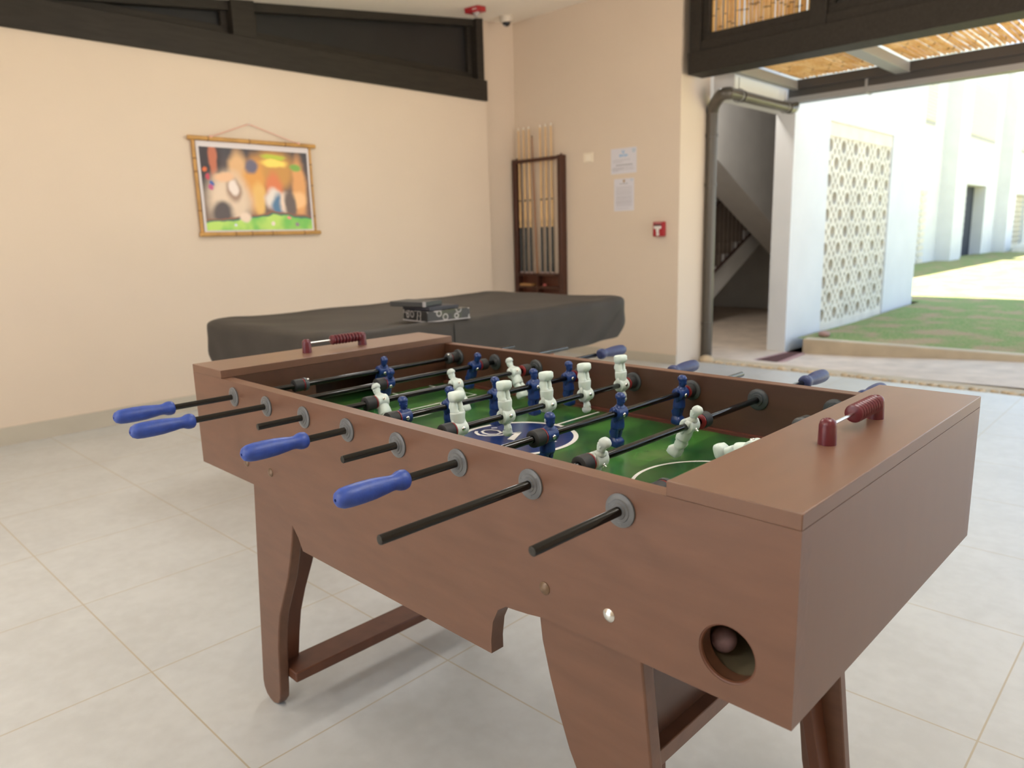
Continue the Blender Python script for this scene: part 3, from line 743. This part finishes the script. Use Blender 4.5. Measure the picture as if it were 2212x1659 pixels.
# per rod: team, near end y, far end y, grip side, collar y, figure ys, rotation about the rod, bumper ys (near, far)
RODS = [
 ('b', -.13, .882, -1, -.134, [.396], 24, (.155, .640)),
 ('b', -.15, .955, -1, -.153, [.305, .582], 28, (.283, .612)),
 ('w', -.095, .90, 1, .922, [.179, .387, .577], -30, (.150, .618)),
 ('b', -.081, .80, -1, -.084, [.125, .241, .368, .488, .609], 2, (.098, .642)),
 ('w', -.106, .80, 1, .816, [.133, .251, .368, .487, .614], 174, (.105, .646)),
 ('b', -.096, .880, -1, -.099, [.203, .401, .615], 8, (.174, .648)),
 ('w', -.249, .86, 1, .872, [.145, .404], 26, (.112, .448)),
 ('w', -.158, .78, 1, .795, [.345], 72, (.079, .529)),
]
for i, (team, yn, yf, gs, yc, figs, rot, bums) in enumerate(RODS):
    mb = MB(); mb.lathe((XR[i], yn, ZR), (0, 1, 0), [(0, .0052), (.0008, .0061), (yf-yn-.0008, .0061), (yf-yn, .0052)], 20, caps=False)
    mb.mi = 1; e = .0002
    mb.lathe((XR[i], yn-.0002, ZR), (0, 1, 0), [(0, .0006), (0, .0053)], 20); mb.lathe((XR[i], yf+.0002, ZR), (0, 1, 0), [(0, .0053), (0, .0006)], 20)
    ro = T(mb, 'rod', [M_ROD, M_RODEND], smooth=50)
    h = HND[gs]; h = h.copy(); COL.objects.link(h); h.parent = ro; h.location = (XR[i]*S, yc*S, (ZR+TZ)*S)
    src = fig_blue if team == 'b' else fig_white
    for y in figs:
        f = src.copy(); COL.objects.link(f); f.parent = ro; f.location = (XR[i]*S, y*S, (ZR+TZ)*S)
        # figures of the white team face -x
        a = ang(rot)
        f.rotation_mode = 'XYZ'
        Rm = Matrix.Rotation(a, 3, 'Y')
        if team == 'w': Rm = Rm @ Matrix.Rotation(pi, 3, 'Z')
        f.rotation_euler = Rm.to_euler()
        f['label'] = 'blue moulded player' if team == 'b' else 'translucent white moulded player'
    for k, y in enumerate(bums):
        bu = BUM[1 if k == 0 else -1].copy(); COL.objects.link(bu); bu.parent = ro; bu.location = (XR[i]*S, y*S, (ZR+TZ)*S)
    if i in (0, 7):
        for k, y in enumerate(bums):
            d = 1 if k == 0 else -1; b = MB()
            b.lathe((XR[i], y+d*.0146, ZR), (0, d, 0), [(0, .0062), (0, .0155), (.004, .0160), (.009, .0140), (.011, .0105), (.011, .0062)], 24, caps=False)
            b.mi = 1
            for q in (60, 200): b.ball((XR[i]+.013*math.cos(ang(q)), y+d*.024, ZR+.013*math.sin(ang(q))), .0032, 8, 6)
            T(b, 'stop_collar', [M_BEARD, M_CHROME], ro)
for o in (fig_blue, fig_white, *BUM.values(), *HND.values()): bpy.data.objects.remove(o)

# ------------------------------------------------------------------ pool table under a cover
PX0, PX1, PY0, PY1, PZ = -1.615, -.555, .745, 2.740, .835
PCX, PCY = (PX0+PX1)/2, (PY0+PY1)/2
pt = thing('pool_table', 'covered pool table standing in front of the left wall', 'pool table', (PCX, PCY, 0))
hx, hy = (PX1-PX0)/2, (PY1-PY0)/2
MB().box(-hx+.04, hx-.04, -hy+.04, hy-.04, .64, .80).build('cabinet', M_POOLW, pt)
MB().box(-hx+.10, hx-.07, -hy+.45, .44, .22, .64).build('base', M_POOLW, pt, bev=.01)
for sx in (-1, 1):
    for sy in (-.50, .36): MB().loft([(0, sx*(hx-.2), sy, .06, .06), (.18, sx*(hx-.2), sy, .08, .08), (.23, sx*(hx-.2), sy, .085, .085)], 16, 4).build('leg', M_POOLW, pt)
def rect_pt(t, ex, ey, r):
    # perimeter point and outward normal of a rounded rectangle, t in 0..1
    segs = []; 
    pts = []
    for cx, cy, a0 in ((ex-r, -ey+r, -90), (ex-r, ey-r, 0), (-ex+r, ey-r, 90), (-ex+r, -ey+r, 180)):
        for k in range(7):
            q = math.radians(a0+90*k/6); pts.append((cx+r*math.cos(q), cy+r*math.sin(q), math.cos(q), math.sin(q)))
    ln = [math.dist(pts[i][:2], pts[(i+1) % len(pts)][:2]) for i in range(len(pts))]; tot = sum(ln); s_ = t*tot; i = 0
    while s_ > ln[i] and i < len(pts)-1: s_ -= ln[i]; i += 1
    f = s_/ln[i]; a, c = pts[i], pts[(i+1) % len(pts)]
    nx, ny = a[2]+(c[2]-a[2])*f, a[3]+(c[3]-a[3])*f; q = math.hypot(nx, ny)
    return a[0]+(c[0]-a[0])*f, a[1]+(c[1]-a[1])*f, nx/q, ny/q
NP = 220; vs = []; fs = []; rings = []
tops = [(.0, -.012), (.35, -.011), (.7, -.009), (.86, -.006), (.93, .002), (.965, .004), (.985, .001)]
skirt = [(.004, -.008), (.012, -.022), (.014, -.05), (.013, -.09), (.012, -.13), (.011, -.17), (.010, -.205), (.008, -.232)]
for sca, dz in tops:
    row = []
    for k in range(NP):
        x, y, nx, ny = rect_pt(k/NP, hx, hy, .05)
        cb = math.exp(-((abs(x)-hx+.07)**2 + (abs(y)-hy+.08)**2)/.006)
        z = PZ + dz + cb*.014*(1 if sca > .8 else 0) + .0025*math.sin(k*.31+sca*9)*sca
        row.append((x*max(sca, .02), y*max(sca, .02), z))
    rings.append(row)
for oo, dz in skirt:
    row = []; dep = -dz/.232
    for k in range(NP):
        x, y, nx, ny = rect_pt(k/NP, hx, hy, .05)
        dcor = min(math.dist((x, y), (sx*hx, sy*hy)) for sx in (-1, 1) for sy in (-1, 1))
        fold = (.024*abs(nx)+.006)*dep**.7*math.exp(-dcor/.32)*math.sin(dcor*26 - dep*8.0)*(1-math.exp(-dcor/.06)) + .005*dep*math.sin(k*.27+dep*3) + .003*dep*math.sin(k*.9)
        cb = math.exp(-((abs(x)-hx+.07)**2 + (abs(y)-hy+.08)**2)/.006)
        tuck = -.03*max(0, dep-.75)/.25*math.exp(-dcor/.1)
        drop = dz*(1.0 + .06*math.sin(k*.05) - .06*math.exp(-dcor/.2))
        row.append((x+nx*(oo+fold+tuck), y+ny*(oo+fold+tuck), PZ + drop + cb*.014*(1-dep)))
    rings.append(row)
for row in rings: vs += row
for j in range(len(rings)-1):
    for k in range(NP): k2 = (k+1) % NP; fs.append((j*NP+k, j*NP+k2, (j+1)*NP+k2, (j+1)*NP+k))
fs.append(tuple(range(NP-1, -1, -1)))
cv = MB().add(vs, fs).build('table_cover', M_COVER, smooth=180, loc=(PCX, PCY, 0))
sd_ = cv.modifiers.new('sub', 'SUBSURF'); sd_.levels = 1; sd_.render_levels = 1
tag(cv, 'black vinyl cover draped over the pool table with creased corners', 'table cover')
b = MB(); b.tube([(hx+.0165, -.35+.0, PZ-.012), (hx+.018, -.35, PZ-.06), (hx+.016, -.35, PZ-.13), (hx+.013, -.35, PZ-.225)], .0022, 6)
b.build('seam', M_BLACK, cv)
# boxes on the cover
BZ = PZ+.0005
bx = thing('box', 'black box printed with pale rings lying on the pool table cover', 'box', (-.572, 1.268, BZ), ang(-6))
def ring_material():
    m = bpy.data.materials.new('ring_printed_card'); m.use_nodes = True; nt = m.node_tree; b = nt.nodes['Principled BSDF']
    o, vec = xyz(nt); v = nt.nodes.new('ShaderNodeTexVoronoi'); v.inputs['Scale'].default_value = 24; nt.links.new(vec, v.inputs['Vector'])
    g = nmath(nt, 'COMPARE', v.outputs['Distance'], .33); g.node.inputs[2].default_value = .055
    c = nmix(nt, ramp(nt, noise(nt, vec, 9, 2), .5, .6), (.012, .012, .013), (.03, .035, .012))
    nt.links.new(nmix(nt, g, c, (.33, .31, .30)), b.inputs['Base Color']); b.inputs['Roughness'].default_value = .4
    return m
MB().box(-.195, 0, 0, .230, 0, .048).build('carton', ring_material(), bx, bev=.002)
MB().box(-.197, .002, -.002, .232, 0, .005).build('base_edge', M_SILVER, bx)
tag(MB().box(-.19, 0, 0, .17, 0, .016).build('case', M_NAVY, loc=(-.575, 1.285, BZ+.049), bev=.002), 'thin navy case lying on top of the ring printed box', 'case')
lidb = thing('box', 'flat charcoal box topmost on the small stack on the pool table', 'box', (-.60, 1.28, BZ+.066), ang(14))
MB().box(-.195, .0, 0, .13, 0, .022).build('carton', mat('charcoal_card', (.03, .031, .031), .45), lidb, bev=.002)
MB().box(-.012, .001, -.001, .006, 0, .022).build('edge_tape', M_SILVER, lidb)

# ------------------------------------------------------------------ back wall items
rk = thing('cue_rack', 'dark mahogany wall rack holding pool cues in the corner', 'cue rack', (-3.53, YB, .52))
RW, RH = .655, 1.45
for x0 in (0, RW-.05): MB().box(x0, x0+.05, -.085, 0, 0, RH-.005).build('upright', M_RACK, rk, bev=.004)
MB().box(.05, RW-.05, -.088, -.066, RH-.045, RH-.012).build('cue_rail', M_RACK, rk, bev=.003)
for z0 in (.265, .135, 0): MB().box(.05, RW-.05, -.10, 0, z0, z0+.024).build('shelf', M_RACK, rk, bev=.002)
MB().box(RW/2-.012, RW/2+.012, -.095, 0, .024, .265).build('divider', M_RACK, rk)
MB().box(.05, RW-.05, -.012, 0, .0, .29).build('back_board', mat('mahogany_back', (.11, .03, .012), .4), rk)
for x0 in (.03, RW-.03): MB().cyl((x0, -.04, RH-.005), (x0, -.04, RH+.012), .008, n=10).build('finial', M_RACK, rk)
cz0 = .52+.29
def make_cue(name, mats):
    t = bpy.data.objects.new(name, None); COL.objects.link(t); t.empty_display_size = .05
    MB().cyl((0, 0, .014), (0, 0, .47), .0145, .0125, 14).build('butt_wrap', M_CUEK, t)
    b = MB(); b.cyl((0, 0, .47), (0, 0, .735), .0125, .0105, 14); b.build('forearm', M_CUEW, t)
    b = MB(); b.cyl((0, 0, .735), (0, 0, .748), .0108, .0106, 14); b.build('joint', M_CUEK, t)
    MB().cyl((0, 0, .748), (0, 0, 1.44), .0104, .0062, 14).build('shaft', M_CUEW, t)
    MB().cyl((0, 0, 1.44), (0, 0, 1.462), .0063, .0060, 12).build('ferrule', mat('white_ferrule', (.8, .78, .7), .4), t)
    MB().lathe((0, 0, 0), (0, 0, 1), [(0, .009), (.003, .014), (.014, .0148)], 14).build('bumper', M_BUMP, t)
    for k in range(4):
        a = pi/2*k
        q = MB(); q.add([(.0128*math.cos(a-.5), .0128*math.sin(a-.5), .44), (.0128*math.cos(a+.5), .0128*math.sin(a+.5), .44), (.0127*math.cos(a), .0127*math.sin(a), .56)], [(0, 1, 2)]); q.build('point_inlay', M_CUEK, t)
    return t
c0 = make_cue('pool_cue', None)
order = ['leftmost', 'second from left', 'third from left', 'just right of the brown cue', 'second from right', 'rightmost']
for i, xq in enumerate((-3.458, -3.388, -3.318, -3.165, -3.093, -3.022)):
    c = c0 if i == 0 else dup(c0)
    c.location = (xq, YB-.052, cz0+.0005)
    tag(c, 'two-tone pool cue with black butt, %s in the wall rack' % order[i], 'pool cue', 'two-piece cues in the wall rack')
br = thing('pool_cue', 'plain brown one-piece cue standing aslant in the middle of the rack', 'pool cue', (-3.235, YB-.055, cz0+.0005))
br.rotation_euler = (0, ang(-1.6), 0)
MB().cyl((0, 0, 0), (0, 0, 1.36), .0125, .0062, 14).build('shaft', M_CUEB, br)
MB().cyl((0, 0, 1.36), (0, 0, 1.375), .006, .0058, 10).build('tip', M_CUEK, br)
tag(MB().box(-.085, .085, -.03, .03, 0, .022).build('chalk_tray', mat('tan_card', (.42, .22, .08), .6), loc=(-3.375, YB-.055, .52+.159)), 'tan wooden block lying in the left compartment of the cue rack', 'block')
tag(MB().box(-.012, .012, -.012, .012, 0, .024).build('chalk_cube', mat('pink_chalk', (.55, .14, .12), .8), loc=(-3.13, YB-.06, .52+.159), bev=.002), 'small pink chalk cube in the right compartment of the cue rack', 'chalk')

sw = thing('light_switch', 'ivory wall switch plate between the cue rack and the notices', 'switch', (-2.597, YB, 1.913))
MB().box(-.058, .058, -.009, 0, -.046, .046).build('plate', M_SWITCH, sw, bev=.004)
MB().box(-.030, .030, -.013, -.008, -.028, .028).build('rocker', mat('ivory_rocker', (.85, .76, .62), .4), sw, bev=.002)
def notice(name, label, x0, x1, z0, z1, lines, tilt):
    t = thing(name, label, 'notice', ((x0+x1)/2, YB-.001, (z0+z1)/2)); t.rotation_euler = (0, tilt, 0)
    wv, hv = (x1-x0)/2, (z1-z0)/2
    MB().box(-wv, wv, -.0012, 0, -hv, hv).build('sheet', M_PAPER, t)
    for nm, m, items in lines:
        b = MB()
        for a, c, zc, h in items: b.box(-wv+a*2*wv, -wv+c*2*wv, -.0018, -.0011, hv-zc*2*hv-h/2, hv-zc*2*hv+h/2)
        b.build(nm, m, t)
notice('paper_notice', 'upper landscape white notice with a blue emblem taped to the wall', -2.333, -2.047, 1.735, 1.962, [
    ('printed_text', M_INK, [(.07, .75, .46, .004), (.08, .46, .54, .004), (.07, .9, .76, .004), (.05, .5, .80, .004), (.05, .92, .84, .004), (.05, .3, .89, .004)]),
    ('bold_line', M_INKD, [(.20, .85, .66, .006)]),
    ('emblem', M_INKB, [(.42, .46, .12, .010), (.50, .54, .12, .010), (.45, .52, .18, .012), (.34, .40, .29, .022), (.42, .47, .29, .016), (.49, .52, .29, .020), (.55, .60, .29, .022), (.62, .66, .29, .014)]),
    ('stamp', mat('pale_blue_ink', (.42, .52, .60), .8), [(.82, .95, .08, .008), (.84, .97, .13, .007), (.83, .93, .18, .008)])], ang(0))
notice('paper_notice', 'lower portrait white notice with dense text and a small brown crest', -2.297, -2.073, 1.398, 1.690, [
    ('printed_text', M_INK, [(.10, .90, zz, .0035) for zz in (.26, .31, .36, .41, .45, .49, .55, .58, .62, .66, .70, .73, .76, .80, .84)] + [(.10, .75, .92, .003)]),
    ('bold_line', M_INKD, [(.28, .70, .155, .004)]),
    ('crest', M_INKY, [(.45, .55, .06, .014), (.47, .53, .10, .014)]),
    ('stamp', mat('pale_blue_ink', (.42, .52, .60), .8), [(.82, .93, .04, .006), (.83, .94, .07, .006)])], ang(0))
fa = thing('fire_alarm', 'red fire alarm pull station with white T handle on the back wall', 'fire alarm', (-1.785, YB, 1.221))
MB().box(-.055, .055, -.045, 0, -.065, .065).build('housing', M_ALARM, fa, bev=.006)
b = MB(); b.box(-.040, .034, -.056, -.044, .004, .028); b.prism([(-.018, .006), (.012, .006), (.008, -.03), (-.014, -.03)], 'y', -.055, -.044)
b.build('pull_handle', M_ALARMW, fa, bev=.003)
MB().box(-.036, .030, -.050, -.043, .030, .042).build('handle_slot', M_BLACK, fa)
b = MB(); b.lathe((-.003, -.0445, -.045), (0, -1, 0), [(0, .016), (.002, .016)], 16); b.build('label_plate', M_ALARMW, fa)
b = MB()
for x in (-.034, -.022, -.010, .002, .014, .026): b.box(x, x+.008, -.0465, -.0445, .048, .058)
b.build('lettering', mat('faded_pink_letters', (.55, .30, .30), .6), fa)

# strobe and camera on the sloped ceiling
def ceil_thing(name, label, cat, x, y, dz=0):
    t = thing(name, label, cat, (x, y, ceilz(y)+dz)); t.rotation_euler = (math.atan(.125), 0, 0); return t
sb = ceil_thing('strobe_alarm', 'red fire alarm strobe with clear lens fixed to the ceiling', 'alarm', -3.12, 4.10); sb.rotation_euler = (math.atan(.125), 0, ang(8))
MB().box(-.075, .075, -.06, .06, -.045, 0).build('housing', M_ALARM, sb, bev=.006)
MB().ball((.015, -.005, -.045), (.035, .035, .038), 16, 10).build('lens', M_LENS, sb)
b = MB()
for x in (.015, .027, .039, .051): b.box(x, x+.008, -.0615, -.0598, -.028, -.018)
b.build('lettering', M_ALARMW, sb)
dc = ceil_thing('security_camera', 'white dome security camera on the ceiling by the corner', 'camera', -3.30, 4.68); 
MB().lathe((0, 0, 0), (0, 0, -1), [(0, .060), (.004, .062), (.03, .062), (.05, .058), (.058, .048)], 28).build('housing', M_CAMW, dc)
MB().lathe((0, 0, -.056), (0, 0, -1), [(0, .040), (.012, .039), (.028, .030), (.038, .016), (.041, .002)], 24).build('dome', M_DOME, dc)
MB().ball((-.004, -.018, -.082), (.014, .014, .014), 12, 8).build('lens', M_SILVER, dc)

# ------------------------------------------------------------------ wall poster with bamboo frame
po = thing('wall_hanging', 'bamboo framed poster hanging by a pink cord on the left wall', 'poster', (XL, 2.070, 1.605))
PW, PH = .50, .335
def bamboo(p0, p1, r, parent, nodes):
    b = MB(); b.cyl(p0, p1, r, n=12); b.mi = 1; p0, p1 = Vector(p0), Vector(p1); d = p1-p0
    for t in nodes: b.lathe(p0+d*t-d.normalized()*.004, d, [(0, r*1.01), (.003, r*1.14), (.006, r*1.14), (.009, r*1.01)], 12)
    return b.build('frame_bar', [M_BAMF, M_BAMN], parent)
bamboo((.030, -.507, PH), (.030, .507, PH), .0155, po, (.14, .45, .74)); bamboo((.030, -.492, -PH), (.030, .497, -PH), .0155, po, (.27, .40, .57, .85))
bamboo((.020, -.470, -PH+.012), (.020, -.470, PH-.012), .012, po, (.24, .66, .8)); bamboo((.020, .462, -PH+.012), (.020, .462, PH-.012), .009, po, (.18, .55, .8))
def art_material():
    m = bpy.data.materials.new('printed_art'); m.use_nodes = True; nt = m.node_tree; bs = nt.nodes['Principled BSDF']
    o, vec = xyz(nt)
    ns = nt.nodes.new('ShaderNodeTexNoise'); ns.inputs['Scale'].default_value = 9; nt.links.new(vec, ns.inputs['Vector'])
    sp = nt.nodes.new('ShaderNodeSeparateColor'); nt.links.new(ns.outputs['Color'], sp.inputs[0])
    yy = nmath(nt, 'ADD', o['Y'], nmath(nt, 'MULTIPLY', nmath(nt, 'SUBTRACT', sp.outputs[0], .5), .05))
    zz = nmath(nt, 'ADD', o['Z'], nmath(nt, 'MULTIPLY', nmath(nt, 'SUBTRACT', sp.outputs[1], .5), .05))
    c = nmix(nt, ramp(nt, zz, -.1, .3), lin(120, 95, 85), lin(70, 66, 72))
    def blob(c, cy, cz, ry, rz, col, soft=.35):
        a = nmath(nt, 'DIVIDE', nmath(nt, 'SUBTRACT', yy, cy), ry); d = nmath(nt, 'DIVIDE', nmath(nt, 'SUBTRACT', zz, cz), rz)
        r = nmath(nt, 'SQRT', nmath(nt, 'ADD', nmath(nt, 'MULTIPLY', a, a), nmath(nt, 'MULTIPLY', d, d)))
        n = nt.nodes.new('ShaderNodeMapRange'); n.interpolation_type = 'SMOOTHSTEP'
        n.inputs[1].default_value = 1-soft; n.inputs[2].default_value = 1+soft; n.inputs[3].default_value = 1; n.inputs[4].default_value = 0
        nt.links.new(r, n.inputs[0]); return nmix(nt, n.outputs[0], c, lin(*col))
    for args in [(-.36, .10, .09, .3, (58, 48, 52)), (-.335, .2, .03, .12, (190, 110, 80)), (.14, .14, .17, .15, (205, 150, 80)), (.14, .19, .11, .03, (255, 225, 110)), (.14, .235, .10, .02, (190, 200, 70)),
                 (-.15, .10, .075, .16, (225, 180, 130)), (-.03, .02, .085, .2, (226, 160, 80)), (.0, -.08, .05, .12, (235, 190, 110)), (.13, -.02, .07, .14, (225, 130, 85)), (.12, -.08, .07, .08, (235, 225, 215)), (.155, -.13, .055, .09, (85, 125, 160)),
                 (.21, -.11, .05, .08, (240, 215, 195)), (.345, .0, .06, .24, (228, 165, 105)), (.33, -.08, .07, .06, (245, 195, 140)), (.33, .16, .05, .03, (130, 175, 80)), (-.05, .16, .05, .05, (110, 105, 125)),
                 (-.24, -.09, .17, .19, (228, 205, 180)), (-.30, -.18, .08, .08, (90, 80, 80)), (-.2, -.02, .06, .08, (170, 140, 120)), (-.2, .0, .035, .05, (240, 225, 215)), (-.26, .07, .07, .035, (235, 190, 150)), (.25, -.12, .05, .1, (110, 95, 90)),
                 (-.38, .07, .018, .02, (200, 70, 90)), (-.40, .12, .016, .018, (220, 110, 60)), (-.355, .03, .016, .02, (70, 100, 170)), (-.37, .0, .02, .02, (190, 90, 130))]:
        c = blob(c, *args)
    # green lower band with a darker rail
    edge = nmath(nt, 'ADD', zz, nmath(nt, 'MULTIPLY', nmath(nt, 'ABSOLUTE', nmath(nt, 'SUBTRACT', yy, .13)), .10))
    c = nmix(nt, ramp(nt, edge, -.170, -.182), c, lin(150, 95, 70))
    c = nmix(nt, ramp(nt, edge, -.182, -.192), c, lin(60, 110, 100))
    gcol = nmix(nt, ramp(nt, noise(nt, vec, 6, 2), .35, .65), lin(120, 195, 90), lin(190, 225, 110))
    c = nmix(nt, ramp(nt, edge, -.192, -.205), c, gcol)
    c = blob(c, -.13, -.215, .05, .035, (238, 215, 195))
    for args in [(.10, -.262, .014, .014, (240, 225, 210)), (.30, -.268, .014, .014, (150, 130, 140)), (.235, -.225, .016, .012, (240, 150, 140)), (-.22, -.265, .012, .012, (225, 225, 240))]: c = blob(c, *args, .15)
    nt.links.new(c, bs.inputs['Base Color']); bs.inputs['Roughness'].default_value = .45
    return m
def wavy(y0, y1, z0, z1, x, nY=24, nZ=12):
    vs = []; fs = []
    for j in range(nZ+1):
        for i in range(nY+1):
            y = y0+(y1-y0)*i/nY; z = z0+(z1-z0)*j/nZ
            vs.append((x + .003*math.sin(y*21)*(1-(j/nZ)) + .002*math.sin(y*9+z*8), y, z))
    fs = [(j*(nY+1)+i, j*(nY+1)+i+1, (j+1)*(nY+1)+i+1, (j+1)*(nY+1)+i) for j in range(nZ) for i in range(nY)]
    return MB().add(vs, fs)
wavy(-.452, .450, -.330, .320, .018).build('paper_margin', mat('poster_margin', (.72, .66, .66), .6), po, smooth=180)
wavy(-.432, .432, -.308, .280, .0195).build('picture', art_material(), po, smooth=180)
b = MB(); b.tube([(.030, -.34, PH+.014), (.012, .0-.03, PH+.128), (.030, .36, PH+.012)], .0035, 6); b.ball((.032, -.34, PH+.012), (.012, .014, .012)); b.ball((.032, .36, PH+.012), (.012, .014, .012))
b.build('cord', M_CORD, po)
MB().cyl((0, -.03, PH+.128), (.016, -.03, PH+.128), .003, n=8).build('nail', M_CHROME, po)
